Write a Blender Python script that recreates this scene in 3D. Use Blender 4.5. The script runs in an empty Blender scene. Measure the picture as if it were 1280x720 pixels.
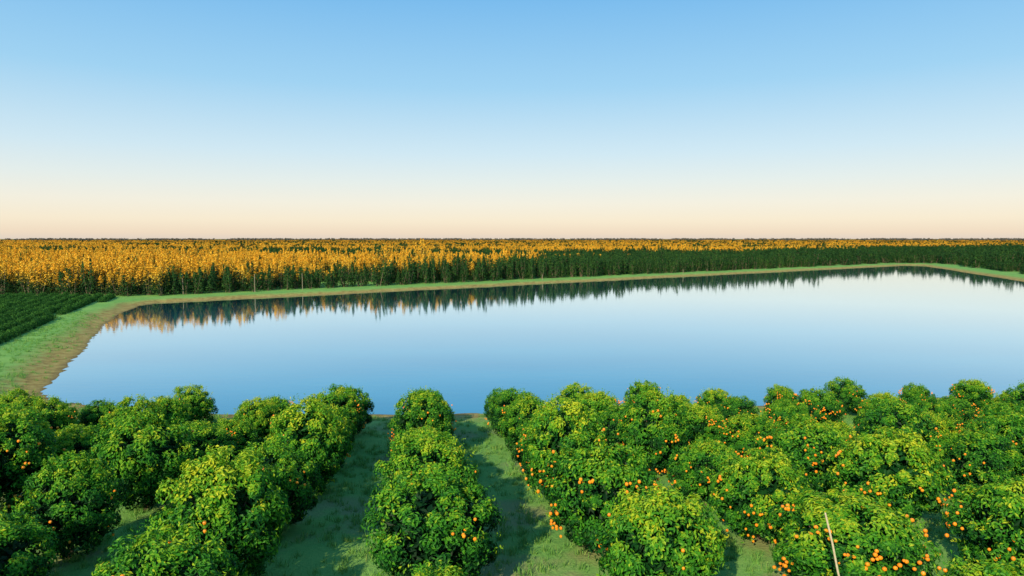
import bpy, math, numpy as np
from mathutils import Vector
R = np.random.default_rng(11)
scene = bpy.context.scene
scene.view_settings.view_transform = 'Standard'
scene.view_settings.look = 'None'
scene.view_settings.exposure = 0
CAM_Z = 13.0

# ------------------------------------------------------------------ helpers
def link(o):
    scene.collection.objects.link(o); return o

def norm(a):
    return a / (np.linalg.norm(a, axis=1, keepdims=True) + 1e-9)

def new_mat(name):
    m = bpy.data.materials.new(name); m.use_nodes = True
    nt = m.node_tree
    for n in list(nt.nodes): nt.nodes.remove(n)
    out = nt.nodes.new('ShaderNodeOutputMaterial')
    return m, nt, out

def ramp(nt, stops, interp='LINEAR'):
    n = nt.nodes.new('ShaderNodeValToRGB')
    cr = n.color_ramp; cr.interpolation = interp
    while len(cr.elements) < len(stops): cr.elements.new(0.5)
    for e, (p, c) in zip(cr.elements, stops):
        e.position = p; e.color = (c[0], c[1], c[2], 1)
    return n

def mixrgb(nt, a, b, f, mode='MIX'):
    n = nt.nodes.new('ShaderNodeMix'); n.data_type = 'RGBA'; n.blend_type = mode
    for s, v in ((n.inputs[0], f), (n.inputs[6], a), (n.inputs[7], b)):
        if hasattr(v, 'is_output'): nt.links.new(v, s)
        elif isinstance(v, (tuple, list)): s.default_value = (v[0], v[1], v[2], 1)
        else: s.default_value = v
    return n.outputs[2]

def math_n(nt, op, a, b=0.0, clamp=False):
    n = nt.nodes.new('ShaderNodeMath'); n.operation = op; n.use_clamp = clamp
    for s, v in ((n.inputs[0], a), (n.inputs[1], b)):
        if hasattr(v, 'is_output'): nt.links.new(v, s)
        else: s.default_value = v
    return n.outputs[0]

def attr(nt, name):
    n = nt.nodes.new('ShaderNodeAttribute'); n.attribute_name = name
    return n.outputs['Fac']

def noise(nt, vec, scale, detail=4, rough=0.55):
    n = nt.nodes.new('ShaderNodeTexNoise')
    n.inputs['Scale'].default_value = scale; n.inputs['Detail'].default_value = detail
    n.inputs['Roughness'].default_value = rough
    nt.links.new(vec, n.inputs['Vector'])
    return n.outputs['Fac']

def maprange(nt, v, a, b, c=0.0, d=1.0, smooth=True):
    n = nt.nodes.new('ShaderNodeMapRange')
    if smooth: n.interpolation_type = 'SMOOTHSTEP'
    nt.links.new(v, n.inputs[0])
    for i, x in zip((1, 2, 3, 4), (a, b, c, d)): n.inputs[i].default_value = x
    return n.outputs[0]

# ------------------------------------------------------------------ pond outline / terrain
POND = np.array([(-39.5,57.5),(-36,53.5),(-29,50.6),(-20,49.6),(-9,49.8),(10,51.5),(46,56),(100,63),(109,72),
                 (125,118),(154,206),(196,327),(193,331),(186,326),(-66,140.5),(-71,137),(-72.5,132),(-66,112),(-58,95),(-48,74),(-43,64)], float)

def wob(x, y):
    return (np.sin(x*.31+1.3)*np.cos(y*.27+.4)*.35 + np.sin(x*.9+y*.6)*.22 + np.sin(x*1.9-y*1.4+2)*.13
            + np.sin(x*.11+y*.08)*.5)

def sdf(x, y):
    """signed distance to the pond outline, positive on land"""
    x = np.asarray(x, float); y = np.asarray(y, float)
    best = np.full(x.shape, 1e18); ins = np.zeros(x.shape, bool)
    n = len(POND)
    for i in range(n):
        ax, ay = POND[i]; bx, by = POND[(i+1) % n]
        dx, dy = bx-ax, by-ay
        t = np.clip(((x-ax)*dx+(y-ay)*dy)/(dx*dx+dy*dy), 0, 1)
        best = np.minimum(best, (x-ax-t*dx)**2+(y-ay-t*dy)**2)
        c = ((ay > y) != (by > y))
        xi = (bx-ax)*(y-ay)/((by-ay) if by != ay else 1e-9)+ax
        ins ^= (c & (x < xi))
    d = np.sqrt(best)
    return np.where(ins, -d, d) + wob(x, y)*0.8

def sstep(a, b, v):
    t = np.clip((v-a)/(b-a), 0, 1); return t*t*(3-2*t)

def ground_z(x, y, d=None):
    x = np.asarray(x, float); y = np.asarray(y, float)
    if d is None: d = sdf(x, y)
    z = np.where(d < 0, np.maximum(-1.6, d*0.28), 0.55*sstep(-.6, 5.0, d)-0.018)
    z = z + sstep(46, 20, y)*1.2*np.clip(d, 0, 4)/4
    z = z + np.where(d > 1, 0.05*np.sin(x*.7)*np.cos(y*.8), 0)
    return z

def axis(lo, hi, step, far_lo, far_hi):
    core = np.arange(lo, hi+1e-6, step)
    def ext(s, e, sg):
        out = []; st = step; p = s
        while (p < e if sg > 0 else p > e):
            st *= 1.18; p = p+sg*st; out.append(p)
        return out
    return np.array(ext(lo, far_lo, -1)[::-1] + list(core) + ext(hi, far_hi, 1))

gx = axis(-125, 215, 0.9, -9000, 9000); gy = axis(10, 350, 0.9, -400, 14000)
GX, GY = np.meshgrid(gx, gy)
D = sdf(GX.ravel(), GY.ravel()); Z = ground_z(GX.ravel(), GY.ravel(), D)
nx, ny = len(gx), len(gy)
ii = (np.arange(ny-1)[:, None]*nx+np.arange(nx-1)[None, :]).ravel()
quads = np.stack([ii, ii+1, ii+nx+1, ii+nx], 1)

def fast_mesh(name, co, faces, mat_idx=None, smooth=False):
    me = bpy.data.meshes.new(name)
    k = faces.shape[1]
    me.vertices.add(len(co)); me.vertices.foreach_set('co', co.astype(np.float32).ravel())
    me.loops.add(faces.size); me.loops.foreach_set('vertex_index', faces.astype(np.int32).ravel())
    me.polygons.add(len(faces))
    me.polygons.foreach_set('loop_start', np.arange(0, faces.size, k, dtype=np.int32))
    me.polygons.foreach_set('loop_total', np.full(len(faces), k, np.int32))
    if mat_idx is not None: me.polygons.foreach_set('material_index', mat_idx.astype(np.int32))
    me.polygons.foreach_set('use_smooth', np.full(len(faces), smooth))
    me.update(calc_edges=True); me.validate()
    return me

gme = fast_mesh('ground', np.stack([GX.ravel(), GY.ravel(), Z], 1), quads, smooth=True)
a = gme.attributes.new('shore', 'FLOAT', 'POINT'); a.data.foreach_set('value', D.astype(np.float32))
ground = link(bpy.data.objects.new('ground', gme))

m, nt, out = new_mat('grass_and_soil')
geo = nt.nodes.new('ShaderNodeNewGeometry'); P = geo.outputs['Position']
sh = attr(nt, 'shore')
n1 = noise(nt, P, 0.12, 5); n2 = noise(nt, P, 0.9, 6, .65); n3 = noise(nt, P, 7.0, 4, .7)
g = ramp(nt, [(0.25, (.09,.25,.06)), (0.45, (.17,.40,.09)), (0.6, (.25,.47,.11)), (0.8, (.40,.48,.15))])
mixn = math_n(nt, 'ADD', math_n(nt, 'MULTIPLY', n1, .35), math_n(nt, 'ADD', math_n(nt, 'MULTIPLY', n2, .4), math_n(nt, 'MULTIPLY', n3, .25)))
nt.links.new(mixn, g.inputs[0])
dry = ramp(nt, [(0.3, (.20,.14,.045)), (0.5, (.38,.28,.09)), (0.7, (.48,.40,.14))])
nt.links.new(n2, dry.inputs[0])
shn = math_n(nt, 'ADD', sh, math_n(nt, 'MULTIPLY', math_n(nt, 'SUBTRACT', n2, .5), 5.5))
sep = nt.nodes.new('ShaderNodeSeparateXYZ'); nt.links.new(P, sep.inputs[0])
dryf = maprange(nt, shn, 1.4, 5.6, .95, 0.0)
c = mixrgb(nt, g.outputs[0], dry.outputs[0], dryf)
# patches of worn soil in the near orchard aisles
soilf = math_n(nt, 'MULTIPLY', maprange(nt, noise(nt, P, 0.22, 4), .5, .64), maprange(nt, sep.outputs[1], 48, 42))
c = mixrgb(nt, c, (.34,.28,.16), math_n(nt, 'MULTIPLY', soilf, .6))
# mud at the waterline
c = mixrgb(nt, c, (.14,.10,.05), maprange(nt, sh, 0.9, -.2, 0, .85))
# land far beyond the pond is groves
cf = ramp(nt, [(0.4, (.06,.12,.035)), (0.6, (.36,.26,.06))])
mp = nt.nodes.new('ShaderNodeMapping'); mp.inputs['Scale'].default_value = (.004,.012,1); nt.links.new(P, mp.inputs[0])
nt.links.new(noise(nt, mp.outputs[0], 1.0, 3), cf.inputs[0])
c = mixrgb(nt, c, cf.outputs[0], maprange(nt, sep.outputs[1], 420, 700))
b = nt.nodes.new('ShaderNodeBsdfPrincipled'); nt.links.new(c, b.inputs['Base Color'])
b.inputs['Roughness'].default_value = .9; b.inputs['Specular IOR Level'].default_value = .1
bp = nt.nodes.new('ShaderNodeBump'); bp.inputs['Strength'].default_value = .6; bp.inputs['Distance'].default_value = .12
nt.links.new(n3, bp.inputs['Height']); nt.links.new(bp.outputs[0], b.inputs['Normal'])
nt.links.new(b.outputs[0], out.inputs[0])
gme.materials.append(m)

# ------------------------------------------------------------------ water
wm = bpy.data.meshes.new('pond_water')
wm.from_pydata([(-85,44,0),(125,44,0),(215,345,0),(-85,345,0)], [], [(0,1,2,3)])
water = link(bpy.data.objects.new('pond_water', wm))
m, nt, out = new_mat('still_water')
geo = nt.nodes.new('ShaderNodeNewGeometry')
mp = nt.nodes.new('ShaderNodeMapping'); mp.inputs['Scale'].default_value = (.55,1.5,1); nt.links.new(geo.outputs['Position'], mp.inputs[0])
h = noise(nt, mp.outputs[0], .8, 3, .5)
bp = nt.nodes.new('ShaderNodeBump'); bp.inputs['Strength'].default_value = .07; bp.inputs['Distance'].default_value = .08
nt.links.new(h, bp.inputs['Height'])
gl = nt.nodes.new('ShaderNodeBsdfGlossy'); gl.inputs['Roughness'].default_value = .04
gl.inputs['Color'].default_value = (.91,.98,1,1)
nt.links.new(bp.outputs[0], gl.inputs['Normal'])
df = nt.nodes.new('ShaderNodeBsdfDiffuse')
mp2 = nt.nodes.new('ShaderNodeMapping'); mp2.inputs['Scale'].default_value = (.018,.06,1); nt.links.new(geo.outputs['Position'], mp2.inputs[0])
wn = noise(nt, mp2.outputs[0], 1.0, 4, .55)
wr = ramp(nt, [(.3,(.004,.20,.38)),(.7,(.02,.30,.48))]); nt.links.new(wn, wr.inputs[0]); nt.links.new(wr.outputs[0], df.inputs['Color'])
lw = nt.nodes.new('ShaderNodeLayerWeight'); lw.inputs['Blend'].default_value = .5
mx = nt.nodes.new('ShaderNodeMixShader')
ff = maprange(nt, lw.outputs['Facing'], .735, .915, .24, .97, False)
nt.links.new(ff, mx.inputs[0]); nt.links.new(df.outputs[0], mx.inputs[1]); nt.links.new(gl.outputs[0], mx.inputs[2])
nt.links.new(mx.outputs[0], out.inputs[0])
wm.materials.append(m)

# ------------------------------------------------------------------ foliage materials
def leaf_mat(name, stops, rough=.5, transl=.3, hshift=0.0, hstops=None):
    m, nt, out = new_mat(name)
    t = attr(nt, 'tone')
    oi = nt.nodes.new('ShaderNodeObjectInfo')
    t2 = math_n(nt, 'ADD', t, math_n(nt, 'MULTIPLY', math_n(nt, 'SUBTRACT', oi.outputs['Random'], .5), .24))
    r = ramp(nt, stops); nt.links.new(t2, r.inputs[0])
    c = r.outputs[0]
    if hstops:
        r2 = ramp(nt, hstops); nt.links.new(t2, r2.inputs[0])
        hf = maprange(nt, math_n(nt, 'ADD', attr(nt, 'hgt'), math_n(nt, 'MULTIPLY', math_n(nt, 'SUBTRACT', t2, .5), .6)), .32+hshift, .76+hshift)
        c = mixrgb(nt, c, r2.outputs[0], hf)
    b = nt.nodes.new('ShaderNodeBsdfPrincipled'); nt.links.new(c, b.inputs['Base Color'])
    b.inputs['Roughness'].default_value = rough; b.inputs['Specular IOR Level'].default_value = .2
    tr = nt.nodes.new('ShaderNodeBsdfTranslucent'); nt.links.new(c, tr.inputs[0])
    mx = nt.nodes.new('ShaderNodeMixShader'); mx.inputs[0].default_value = transl
    nt.links.new(b.outputs[0], mx.inputs[1]); nt.links.new(tr.outputs[0], mx.inputs[2])
    nt.links.new(mx.outputs[0], out.inputs[0])
    return m

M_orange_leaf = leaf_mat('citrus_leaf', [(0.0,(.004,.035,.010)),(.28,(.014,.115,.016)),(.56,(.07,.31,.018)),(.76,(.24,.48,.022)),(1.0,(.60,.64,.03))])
M_green = leaf_mat('grove_leaf_green', [(0,(.008,.035,.012)),(.5,(.025,.095,.022)),(1,(.09,.20,.03))], .7)
M_haze = leaf_mat('hazed_woodland_leaf', [(0,(.20,.20,.17)),(1,(.30,.27,.20))], .9)  # distance haze painted into the leaf colour
M_sunlit_top = leaf_mat('grove_leaf_sunlit_top', [(0,(.008,.035,.012)),(.5,(.02,.075,.02)),(1,(.07,.13,.02))], .7, .3, .1,  # sunlit tops and shaded lower wall painted into leaf colour by height
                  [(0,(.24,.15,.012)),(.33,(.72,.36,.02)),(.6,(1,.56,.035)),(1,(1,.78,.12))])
M_crop = leaf_mat('crop_leaf', [(0,(.01,.05,.012)),(.5,(.03,.13,.02)),(1,(.08,.24,.03))], .7)
M_grass = leaf_mat('grass_blade', [(0,(.10,.27,.06)),(.5,(.20,.46,.10)),(1,(.42,.50,.15))], .7)

def simple_mat(name, c1, c2, scale, rough=.8):
    m, nt, out = new_mat(name)
    tc = nt.nodes.new('ShaderNodeTexCoord')
    f = noise(nt, tc.outputs['Object'], scale, 5, .6)
    r = ramp(nt, [(.3,c1),(.7,c2)]); nt.links.new(f, r.inputs[0])
    b = nt.nodes.new('ShaderNodeBsdfPrincipled'); nt.links.new(r.outputs[0], b.inputs['Base Color'])
    b.inputs['Roughness'].default_value = rough
    bp = nt.nodes.new('ShaderNodeBump'); bp.inputs['Strength'].default_value=.4; bp.inputs['Distance'].default_value=.01
    nt.links.new(f, bp.inputs['Height']); nt.links.new(bp.outputs[0], b.inputs['Normal'])
    nt.links.new(b.outputs[0], out.inputs[0]); return m
M_bark = simple_mat('citrus_bark', (.09,.06,.04), (.2,.15,.1), 9)
M_fruit = simple_mat('orange_peel', (.95,.24,.008), (1,.40,.012), 3, .45)
M_wood = simple_mat('weathered_wood', (.22,.18,.12), (.36,.30,.22), 12)
M_cane = simple_mat('pale_cane', (.5,.42,.28), (.7,.6,.42), 8)

# ------------------------------------------------------------------ leaf cards
def leaves(c, n, L, W, fold=.25, droop=.25):
    k = len(c); n = norm(n)
    r = R.normal(size=(k,3)); r[:,2] -= droop
    ax = norm(r-(r*n).sum(1,keepdims=True)*n); bx = np.cross(n, ax)
    L = np.asarray(L).reshape(-1,1)*np.ones((k,1)); W = np.asarray(W).reshape(-1,1)*np.ones((k,1))
    v0=c-ax*L*.5; v2=c+ax*L*.5
    v1=c+bx*W*.5+n*W*fold; v3=c-bx*W*.5+n*W*fold
    co = np.stack([v0,v1,v2,v3],1).reshape(-1,3)
    f = np.arange(4*k).reshape(k,4)
    return co, f

def tube(p0, p1, r0, r1, seg=7):
    p0=np.array(p0,float); p1=np.array(p1,float); d=p1-p0; d/=np.linalg.norm(d)
    u=np.cross(d,[.3,.8,.1]); u/=np.linalg.norm(u); v=np.cross(d,u)
    an=np.linspace(0,2*np.pi,seg,endpoint=False)
    ring=np.cos(an)[:,None]*u+np.sin(an)[:,None]*v
    co=np.vstack([p0+ring*r0,p1+ring*r1])
    f=np.array([[i,(i+1)%seg,seg+(i+1)%seg,seg+i] for i in range(seg)])
    return co,f

def sphere_q(c, r, nu=8, nv=5):
    co=[];f=[]
    for j in range(nv+1):
        th=math.pi*(j+.02)/(nv+.04)
        for i in range(nu):
            ph=2*math.pi*i/nu
            co.append((c[0]+r*math.sin(th)*math.cos(ph),c[1]+r*math.sin(th)*math.sin(ph),c[2]+r*math.cos(th)))
    for j in range(nv):
        for i in range(nu):
            f.append((j*nu+i,(j+1)*nu+i,(j+1)*nu+(i+1)%nu,j*nu+(i+1)%nu))
    return np.array(co),np.array(f)

class Builder:
    def __init__(s): s.co=[];s.f=[];s.m=[];s.t=[];s.h=[];s.n=0
    def add(s,co,f,mi,tone=.4,hgt=0.):
        s.co.append(co);s.f.append(f+s.n);s.n+=len(co)
        s.m.append(np.full(len(f),mi)); s.t.append(np.broadcast_to(np.asarray(tone,float),(len(f),))); s.h.append(np.broadcast_to(np.asarray(hgt,float),(len(f),)))
    def build(s,name,mats):
        me=fast_mesh(name,np.vstack(s.co),np.vstack(s.f),np.concatenate(s.m))
        for nm,arr in (('tone',s.t),('hgt',s.h)):
            at=me.attributes.new(nm,'FLOAT','FACE'); at.data.foreach_set('value',np.concatenate(arr).astype(np.float32))
        for mm in mats: me.materials.append(mm)
        return me

def fib(n):
    i=np.arange(n)+.5; ph=np.arccos(1-2*i/n); th=np.pi*(1+5**.5)*i
    return np.stack([np.cos(th)*np.sin(ph),np.sin(th)*np.sin(ph),np.cos(ph)],1)

def orange_tree_mesh(idx, nfruit):
    B=Builder()
    rx=2.1*R.uniform(.92,1.08); ry=2.1*R.uniform(.92,1.08); rz=1.95*R.uniform(.92,1.1)
    zc=rz+.2
    rad=np.array([rx,ry,rz])
    # big lobes deform the crown
    lob=norm(R.normal(size=(9,3))); la=R.uniform(-.18,.15,9)
    def shape(d):
        k=np.ones(len(d))
        for l,a_ in zip(lob,la): k+=a_*np.exp(-((d-l)**2).sum(1)*2.6)
        return k
    N=115
    d=norm(fib(N)+R.normal(size=(N,3))*.12)
    d=d[d[:,2]>-.93]; N=len(d)
    cpos=d*rad*(shape(d)*R.uniform(.74,1.0,N))[:,None]
    crad=R.uniform(.26,.54,N); ctone=R.normal(0,.09,N)
    shoot=(R.random(N)<.18)&(d[:,2]>-.1)
    per=122
    ci=np.repeat(np.arange(N),per)
    rd=norm(R.normal(size=(len(ci),3))+d[ci]*.7+np.array([0,0,.25]))
    rr=R.uniform(.35,1.05,len(ci))**.6
    p=cpos[ci]+rd*(crad[ci]*rr)[:,None]
    n=rd*.9+d[ci]*.4+np.array([0,0,.3])+R.normal(size=p.shape)*.4
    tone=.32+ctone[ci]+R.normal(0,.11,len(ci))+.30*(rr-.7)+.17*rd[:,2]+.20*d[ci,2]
    # young yellow-green growth at the tips of some shoots
    ys=shoot[ci]&(rd[:,2]>.35)&(R.random(len(ci))<.5)
    tone=np.where(ys,R.uniform(.68,1.0,len(ci)),tone)
    p[:,2]=np.maximum(p[:,2],-zc+.08)
    co,f=leaves(p+np.array([0,0,zc]),n,R.uniform(.13,.21,len(ci)),R.uniform(.065,.1,len(ci)))
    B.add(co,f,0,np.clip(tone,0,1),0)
    # sprigs sticking out of the outline
    ns=80; sd=norm(R.normal(size=(ns,3))+np.array([0,0,.7]))
    sp=sd*rad*(shape(sd)*1.02)[:,None]
    for i in range(ns):
        k=9; L=R.uniform(.15,.5); dirv=norm((sd[i]+np.array([0,0,.7])+R.normal(size=3)*.25)[None])[0]
        q=sp[i]+dirv*np.linspace(0,L,k)[:,None]+R.normal(size=(k,3))*.045
        co,f=leaves(q+np.array([0,0,zc]),R.normal(size=(k,3))+np.array([0,0,.4]),R.uniform(.11,.17,k),.06)
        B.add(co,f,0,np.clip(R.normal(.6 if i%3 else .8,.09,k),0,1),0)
    # inner foliage
    k=3200; dd=norm(R.normal(size=(k,3))); q=dd*rad*(shape(dd)*R.uniform(.3,.8,k))[:,None]
    q[:,2]=np.maximum(q[:,2],-zc+.4)
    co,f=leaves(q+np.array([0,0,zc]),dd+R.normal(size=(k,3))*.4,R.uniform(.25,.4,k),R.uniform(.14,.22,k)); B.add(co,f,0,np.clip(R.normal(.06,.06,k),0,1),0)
    # trunk and limbs
    co,f=tube((0,0,-.3),(0.02,0.03,.75),.15,.11); B.add(co,f,1)
    for i in range(6):
        an=i*1.05+R.uniform(-.3,.3); e=(math.cos(an)*rx*.55,math.sin(an)*ry*.55,zc+R.uniform(-.1,.9)*rz*.6)
        mdp=(e[0]*.4,e[1]*.4,.75+(e[2]-.75)*.55)
        co,f=tube((0.02,0.03,.7),mdp,.08,.05); B.add(co,f,1)
        co,f=tube(mdp,e,.05,.02); B.add(co,f,1)
    # fruit
    ncl=max(2,nfruit//2); cl=norm(R.normal(size=(ncl,3))+np.array([0,0,-.2])); cl=cl[(cl[:,2]>-.75)&(cl[:,2]<.6)]
    if len(cl)==0: cl=np.array([[0,-1.,0]])
    for q in range(nfruit):
        dv=norm((cl[R.integers(len(cl))]+R.normal(size=3)*.10)[None])
        pos=(dv*rad*(shape(dv)*R.uniform(1.02,1.2))[:,None])[0]+np.array([0,0,zc])
        if pos[2]<.25: continue
        co,f=sphere_q(pos,R.uniform(.05,.074)); B.add(co,f,2)
    return B.build('orange_tree_mesh_%d'%idx,[M_orange_leaf,M_bark,M_fruit])

few=[orange_tree_mesh(i,int(n)) for i,n in enumerate((10,16,28,8,22))]
many=[orange_tree_mesh(10+i,int(n)) for i,n in enumerate((60,80,100,70,125))]

# orchard rows : row heading is a few degrees left of the camera heading
placed=[]
for k in range(-9,14):
    y=44.6+0.105*(4.9*k)+R.uniform(-.4,.4)-R.uniform(0,1.2)
    while y>12:
        S=4.9+(45-min(y,45))*.068
        s=.62+.25*float(sstep(46,23,np.array(y)))
        s*=R.uniform(.84,1.10)
        x=-0.1235*y+k*S+R.uniform(-.25,.25)
        if abs(x)<y*.80+12 and (abs(x)>3 or y>14):
            placed.append((x,y,k,s))
        y-=s*R.uniform(5.0,6.0)
for (x,y,k,s) in placed:
    pm = .15 if x<-3 else (.5 if x<6 else .88)
    me = many[R.integers(len(many))] if R.random()<pm else few[R.integers(len(few))]
    o=link(bpy.data.objects.new('orange_tree',me))
    o.location=(x,y,float(ground_z(np.array([x]),np.array([y]))[0])-.03)
    o.scale=(s*R.uniform(.95,1.07),s*R.uniform(.95,1.07),s*R.uniform(.9,1.14))
    o.rotation_euler=(R.uniform(-.05,.05),R.uniform(-.05,.05),R.uniform(0,6.28))

# ------------------------------------------------------------------ instancing
def instancer(name, pts, rotz, scl, idx, protos):
    coll=bpy.data.collections.new(name+'_parts')
    for i,me in enumerate(protos):
        coll.objects.link(bpy.data.objects.new('%s_part_%02d'%(name,i),me))
    me=bpy.data.meshes.new(name); n=len(pts)
    me.vertices.add(n); me.vertices.foreach_set('co',pts.astype(np.float32).ravel())
    rot=np.zeros((n,3),np.float32); rot[:,2]=rotz
    at=me.attributes.new('rot','FLOAT_VECTOR','POINT'); at.data.foreach_set('vector',rot.ravel())
    at=me.attributes.new('scl','FLOAT_VECTOR','POINT'); at.data.foreach_set('vector',scl.astype(np.float32).ravel())
    at=me.attributes.new('pick','INT','POINT'); at.data.foreach_set('value',idx.astype(np.int32))
    o=link(bpy.data.objects.new(name,me))
    ng=bpy.data.node_groups.new(name+'_scatter','GeometryNodeTree')
    ng.interface.new_socket('Geometry',in_out='INPUT',socket_type='NodeSocketGeometry')
    ng.interface.new_socket('Geometry',in_out='OUTPUT',socket_type='NodeSocketGeometry')
    gi=ng.nodes.new('NodeGroupInput'); go=ng.nodes.new('NodeGroupOutput')
    ip=ng.nodes.new('GeometryNodeInstanceOnPoints'); ci=ng.nodes.new('GeometryNodeCollectionInfo')
    ci.inputs['Collection'].default_value=coll
    ci.inputs['Separate Children'].default_value=True; ci.inputs['Reset Children'].default_value=True
    ip.inputs['Pick Instance'].default_value=True
    def na(nm,dt):
        q=ng.nodes.new('GeometryNodeInputNamedAttribute'); q.data_type=dt; q.inputs[0].default_value=nm
        return [s for s in q.outputs if s.enabled and s.name=='Attribute'][0]
    ng.links.new(gi.outputs[0],ip.inputs['Points']); ng.links.new(ci.outputs[0],ip.inputs['Instance'])
    ng.links.new(na('pick','INT'),ip.inputs['Instance Index'])
    ng.links.new(na('rot','FLOAT_VECTOR'),ip.inputs['Rotation'])
    ng.links.new(na('scl','FLOAT_VECTOR'),ip.inputs['Scale'])
    ng.links.new(ip.outputs[0],go.inputs[0])
    md=o.modifiers.new('scatter','NODES'); md.node_group=ng
    return o

# grove tree : several leaders, ragged pointed top
def grove_tree(name, mat, nleaf=520, H=6.5, W=1.5, fs=.42):
    B=Builder()
    nl=R.integers(3,6)
    lx=R.normal(size=(nl,2))*W*.42; lh=R.uniform(.68,1.0,nl)*H; lh[0]=H
    li=R.integers(0,nl,nleaf); t=R.random(nleaf)**.85
    rad=W*.62*np.clip(1.05-t,0.05,1)**.65*R.uniform(.35,1.05,nleaf)
    an=R.uniform(0,6.283,nleaf)
    p=np.stack([lx[li,0]+np.cos(an)*rad,lx[li,1]+np.sin(an)*rad,.25+t*lh[li]],1)
    n=np.stack([np.cos(an),np.sin(an),R.uniform(.1,1.0,nleaf)],1)+R.normal(size=(nleaf,3))*.4
    L=R.uniform(.6,1.3,nleaf)*fs
    co,f=leaves(p,n,L,L*.6,.15,.1)
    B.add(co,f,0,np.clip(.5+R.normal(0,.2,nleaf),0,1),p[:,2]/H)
    for i in range(nl):
        co,f=tube((lx[i,0]*.3,lx[i,1]*.3,-.2),(lx[i,0],lx[i,1],lh[i]*.8),.1,.03,5); B.add(co,f,1)
    return B.build(name,[mat,M_bark])
sunlit_top=[grove_tree('sunlit_top_tree_%d'%i,M_sunlit_top,W=1.5 if i%2 else 2.0) for i in range(7)]
green=[grove_tree('green_tree_%d'%i,M_green) for i in range(7)]
haze=[grove_tree('far_tree_%d'%i,M_haze) for i in range(3)]

C0=np.array([-70.,138.]); C1=np.array([194.,330.])
U=(C1-C0)/np.linalg.norm(C1-C0); Nn=np.array([-U[1],U[0]]); LEN=np.linalg.norm(C1-C0)
def grid_pts(r0,r1,step,az=52):
    xs=np.arange(-r1,r1,step); ys=np.arange(20,r1,step)
    X,Y=np.meshgrid(xs,ys); X=X.ravel()+R.uniform(-.42,.42,X.size)*step; Y=Y.ravel()+R.uniform(-.42,.42,Y.size)*step
    r=np.hypot(X,Y); az_=np.degrees(np.arctan2(X,Y))
    k=(r>=r0)&(r<r1)&(np.abs(az_)<az)
    return X[k],Y[k]
gp=[];
for r0,r1,st,wx in ((90,330,2.8,1.0),(330,620,4.2,1.5),(620,1300,8.5,2.7),(1300,3600,22,6.5)):
    X,Y=grid_pts(r0,r1,st)
    u=(X-C0[0])*U[0]+(Y-C0[1])*U[1]; s=(X-C0[0])*Nn[0]+(Y-C0[1])*Nn[1]
    dd=sdf(X,Y)
    beyond=(s>12)&(Y>147+np.maximum(0,(-90-X))*.08)            # far side of the pond
    rightside=(s<=12)&(dd>13)&(X>110)&(Y>80)
    lower=rightside
    k=(beyond|(rightside))&(dd>11)
    # small irregular breaks
    k&=~((np.sin(X*.05+Y*.021)+np.sin(X*.017-Y*.06+1))>1.85)
    X,Y,u,s,dd,lower=[q[k] for q in (X,Y,u,s,dd,lower)]
    gp.append(np.stack([X,Y,u,s,dd,np.full(len(X),wx),lower.astype(float)],1))
G=np.vstack(gp)
X,Y,u,s,dd,wx,low=G.T
un=np.clip(u/LEN,-.5,1.6); rr=np.hypot(X,Y)
belt=13.5+np.clip(un,0,1.2)**1.1*85+ (np.sin(X*.03)+np.sin(Y*.045+1))*6*np.clip(un*3+.3,.1,1)+R.normal(0,3+5*np.clip(un,0,1),len(X))
strip=np.sin(Y*.019+X*.0045+1.1)+.6*np.sin(Y*.041-X*.009)+R.normal(0,.3,len(X))
thr=np.where(un>.25,.25,1.0)
isgreen=(s<belt)|((low>.5)&(rr<345+R.normal(0,10,len(X))))|((strip>thr)&(s>50))
isgreen|=(R.random(len(X))<.06)
zz=np.full(len(X),.5)
hs=R.uniform(.60,1.12,len(X))*(1+.14*np.sin(X*.07+1+np.sin(Y*.05))*np.sin(Y*.08+.5))
hs=np.where(R.random(len(X))<.05,hs*1.2,hs)
hs=np.where((low>.5)&(rr<345),hs*.6,hs)
hs*=np.where(un>.4,.92,1.0)
tall=(R.random(len(X))<.0014)&(rr<520)&(s>30); hs=np.where(tall,hs*1.6,hs)
scl=np.stack([wx*R.uniform(.85,1.25,len(X)),wx*R.uniform(.85,1.25,len(X)),hs],1)
rz=R.uniform(0,6.28,len(X)); pick=R.integers(0,7,len(X))
P3=np.stack([X,Y,zz],1)
for nm,mask,pr in (('sunlit_top_grove_trees',~isgreen,sunlit_top),('green_grove_trees',isgreen,green)):
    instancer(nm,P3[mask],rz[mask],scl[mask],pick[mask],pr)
# taller woodland along the skyline
n=2600; az=R.uniform(-50,50,n); rdist=R.uniform(2900,3700,n)
kk=(np.sin(az*.9)+np.sin(az*2.3+1)+R.normal(0,.9,n))>-.6
az=np.radians(az[kk]); rdist=rdist[kk]; n=len(az)
instancer('horizon_woodland',np.stack([np.sin(az)*rdist,np.cos(az)*rdist,np.full(n,.5)],1),R.uniform(0,6.28,n),
          np.stack([R.uniform(6,12,n),R.uniform(6,12,n),R.uniform(1.3,2.2,n)],1),R.integers(0,3,n),haze)
print('grove instances',len(X))

# ------------------------------------------------------------------ low crop field at the left
def bush(name,mat,n=260,w=.75,h=1.1,fs=.22):
    B=Builder(); d=norm(R.normal(size=(n,3))); d[:,2]=np.abs(d[:,2])
    p=d*np.array([w,w,h])*R.uniform(.55,1.05,n)[:,None]
    L=R.uniform(.7,1.3,n)*fs
    co,f=leaves(p,d+R.normal(size=(n,3))*.4,L,L*.55); B.add(co,f,0,np.clip(R.normal(.45,.2,n)+.15*d[:,2],0,1),0)
    return B.build(name,[mat])
crop=[bush('crop_bush_%d'%i,M_crop) for i in range(5)]
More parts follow.
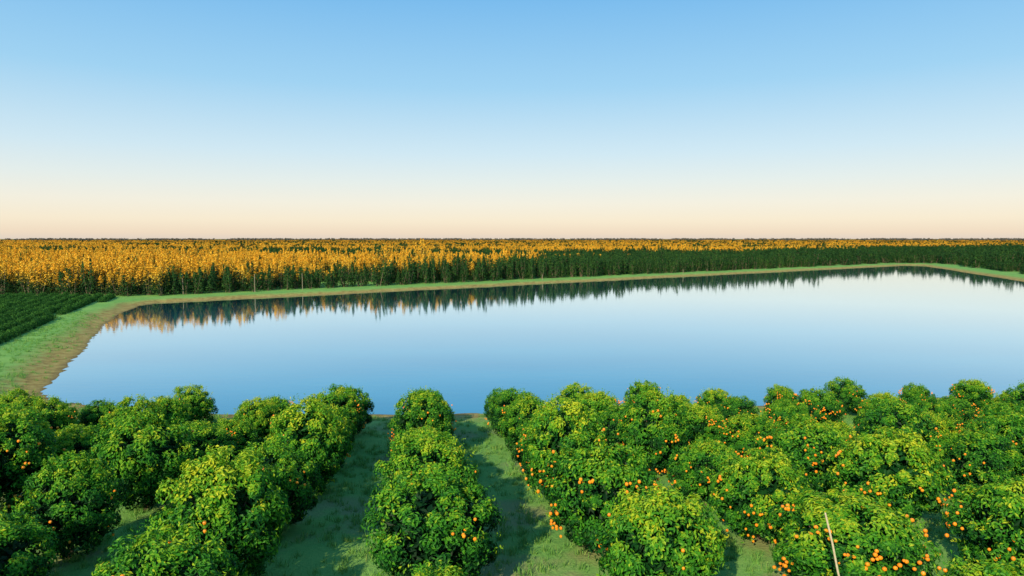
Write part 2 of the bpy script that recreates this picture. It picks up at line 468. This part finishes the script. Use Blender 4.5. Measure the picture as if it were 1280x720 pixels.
# rows parallel to the left bank
ca=np.array([-84.5,143.5]); cb=np.array([-57.5,77.0]); cu=(cb-ca)/np.linalg.norm(cb-ca); cn=np.array([cu[1],-cu[0]])
if cn[0]>0: cn=-cn
pts=[]
for j in range(30):
    for i in np.arange(-8,92,.85):
        q=ca+cu*(i+R.uniform(-.2,.2))+cn*(j*2.2+R.uniform(-.15,.15))
        if q[1]<144+R.uniform(-.5,.5) and R.random()>.02: pts.append(q)
pts=np.array(pts); pts=pts[sdf(pts[:,0],pts[:,1])>8]
n=len(pts)
instancer('crop_field',np.column_stack([pts,ground_z(pts[:,0],pts[:,1])]),R.uniform(0,6.28,n),R.uniform(.75,1.2,(n,3)),R.integers(0,5,n),crop)

# ------------------------------------------------------------------ grass tufts
def tuft(name):
    B=Builder(); n=26
    base=R.normal(size=(n,2))*.13; hh=R.uniform(.12,.34,n); lean=R.normal(size=(n,2))*.09; w=.018
    an=R.uniform(0,6.28,n); wv=np.stack([np.cos(an),np.sin(an)],1)*w
    z=np.zeros(n)
    v0=np.column_stack([base-wv,z-.02]); v1=np.column_stack([base+wv,z-.02])
    v2=np.column_stack([base+lean+wv*.3,hh]); v3=np.column_stack([base+lean-wv*.3,hh])
    B.add(np.stack([v0,v1,v2,v3],1).reshape(-1,3),np.arange(4*n).reshape(n,4),0,np.clip(R.normal(.45,.2,n),0,1),0)
    return B.build(name,[M_grass])
tf=[tuft('grass_tuft_%d'%i) for i in range(5)]
X=R.uniform(-85,62,90000); Y=R.uniform(16,115,90000)
dd=sdf(X,Y)
w=np.where(Y<56,.9,.4)
pat=.5+.5*np.sin(X*.5+np.sin(Y*.4)*1.5)*np.sin(Y*.45)
k=(dd>2.0+R.normal(0,1,len(X)))&(dd>.4)&(np.abs(X)<Y*.82+6)&(R.random(len(X))<w*(.3+.6*pat))
X,Y=X[k],Y[k]; n=len(X)
instancer('grass',np.column_stack([X,Y,ground_z(X,Y)-.02]),R.uniform(0,6.28,n),R.uniform(.5,1.0,(n,1))*np.ones((1,3)),R.integers(0,5,n),tf)
print('tufts',n)

# ------------------------------------------------------------------ posts and cane
def post(name,x,y,h,r,mat,lean=(0,0),z0=None):
    B=Builder()
    z=float(ground_z(np.array([x]),np.array([y]))[0]) if z0 is None else z0
    prev=np.array([0,0,-.3]); segs=5
    for i in range(segs):
        t=(i+1)/segs; cur=np.array([lean[0]*t+R.normal()*r*.3,lean[1]*t+R.normal()*r*.3,h*t])
        co,f=tube(prev,cur,r*(1-.3*(i/segs)),r*(1-.3*t),9); B.add(co,f,0); prev=cur
    co,f=sphere_q(prev,r*.72,9,4); B.add(co,f,0)
    o=link(bpy.data.objects.new(name,B.build(name+'_mesh',[mat]))); o.location=(x,y,z); return o
for px,py,h in ((-73,151.0,4.4),(-59.5,157.5,4.2),(-50.5,164,4.0)):
    post('wooden_post',px,py,h,.08,M_wood)
for px,py,h in ((9,202,1.8),(60,239,1.7)):
    post('marker_post',px,py,h,.07,M_wood)
gz=float(ground_z(np.array([9.2]),np.array([17.6]))[0])
post('cane_pole',9.3,17.6,4.0,.035,M_cane,lean=(-1.0,.0),z0=gz)

# ------------------------------------------------------------------ light
el=math.radians(29); S=Vector((-.40,-.91,0)).normalized()*math.cos(el); S.z=math.sin(el)
sl=bpy.data.lights.new('sun','SUN'); sl.energy=5.0; sl.angle=math.radians(.6); sl.color=(1,.84,.56)
so=link(bpy.data.objects.new('sun',sl)); so.rotation_euler=(-S).to_track_quat('-Z','Y').to_euler()

w=bpy.data.worlds.new('World'); scene.world=w; w.use_nodes=True; nt=w.node_tree
for n_ in list(nt.nodes): nt.nodes.remove(n_)
wo=nt.nodes.new('ShaderNodeOutputWorld'); bg=nt.nodes.new('ShaderNodeBackground')
sky=nt.nodes.new('ShaderNodeTexSky'); sky.sky_type='NISHITA'; sky.sun_disc=False
sky.sun_elevation=el; sky.sun_rotation=math.atan2(S.x,S.y)
skys=mixrgb(nt,sky.outputs[0],(.1,.1,.1),1.0,'MULTIPLY')
tc=nt.nodes.new('ShaderNodeTexCoord'); sp=nt.nodes.new('ShaderNodeSeparateXYZ'); nt.links.new(tc.outputs['Generated'],sp.inputs[0])
zn=sp.outputs[2]
r=ramp(nt,[(0,(.80,.68,.57)),(.008,(.91,.74,.56)),(.025,(.97,.85,.65)),(.05,(.93,.89,.76)),(.08,(.81,.88,.85)),(.12,(.65,.83,.92)),(.21,(.36,.67,.92)),(.32,(.20,.52,.88)),(.6,(.10,.34,.70)),(1,(.06,.20,.50))])
nt.links.new(zn,r.inputs[0])
mixf=mixrgb(nt,skys,r.outputs[0],.93)
nt.links.new(mixf,bg.inputs[0]); bg.inputs[1].default_value=1.0
nt.links.new(bg.outputs[0],wo.inputs[0])

# ------------------------------------------------------------------ camera
cam=bpy.data.cameras.new('camera'); cam.sensor_width=36; cam.lens=36*853/1280; cam.clip_end=30000; cam.clip_start=.1
co=link(bpy.data.objects.new('camera',cam)); co.location=(0,0,CAM_Z); co.rotation_euler=(math.radians(90-4.16),0,0)
scene.camera=co
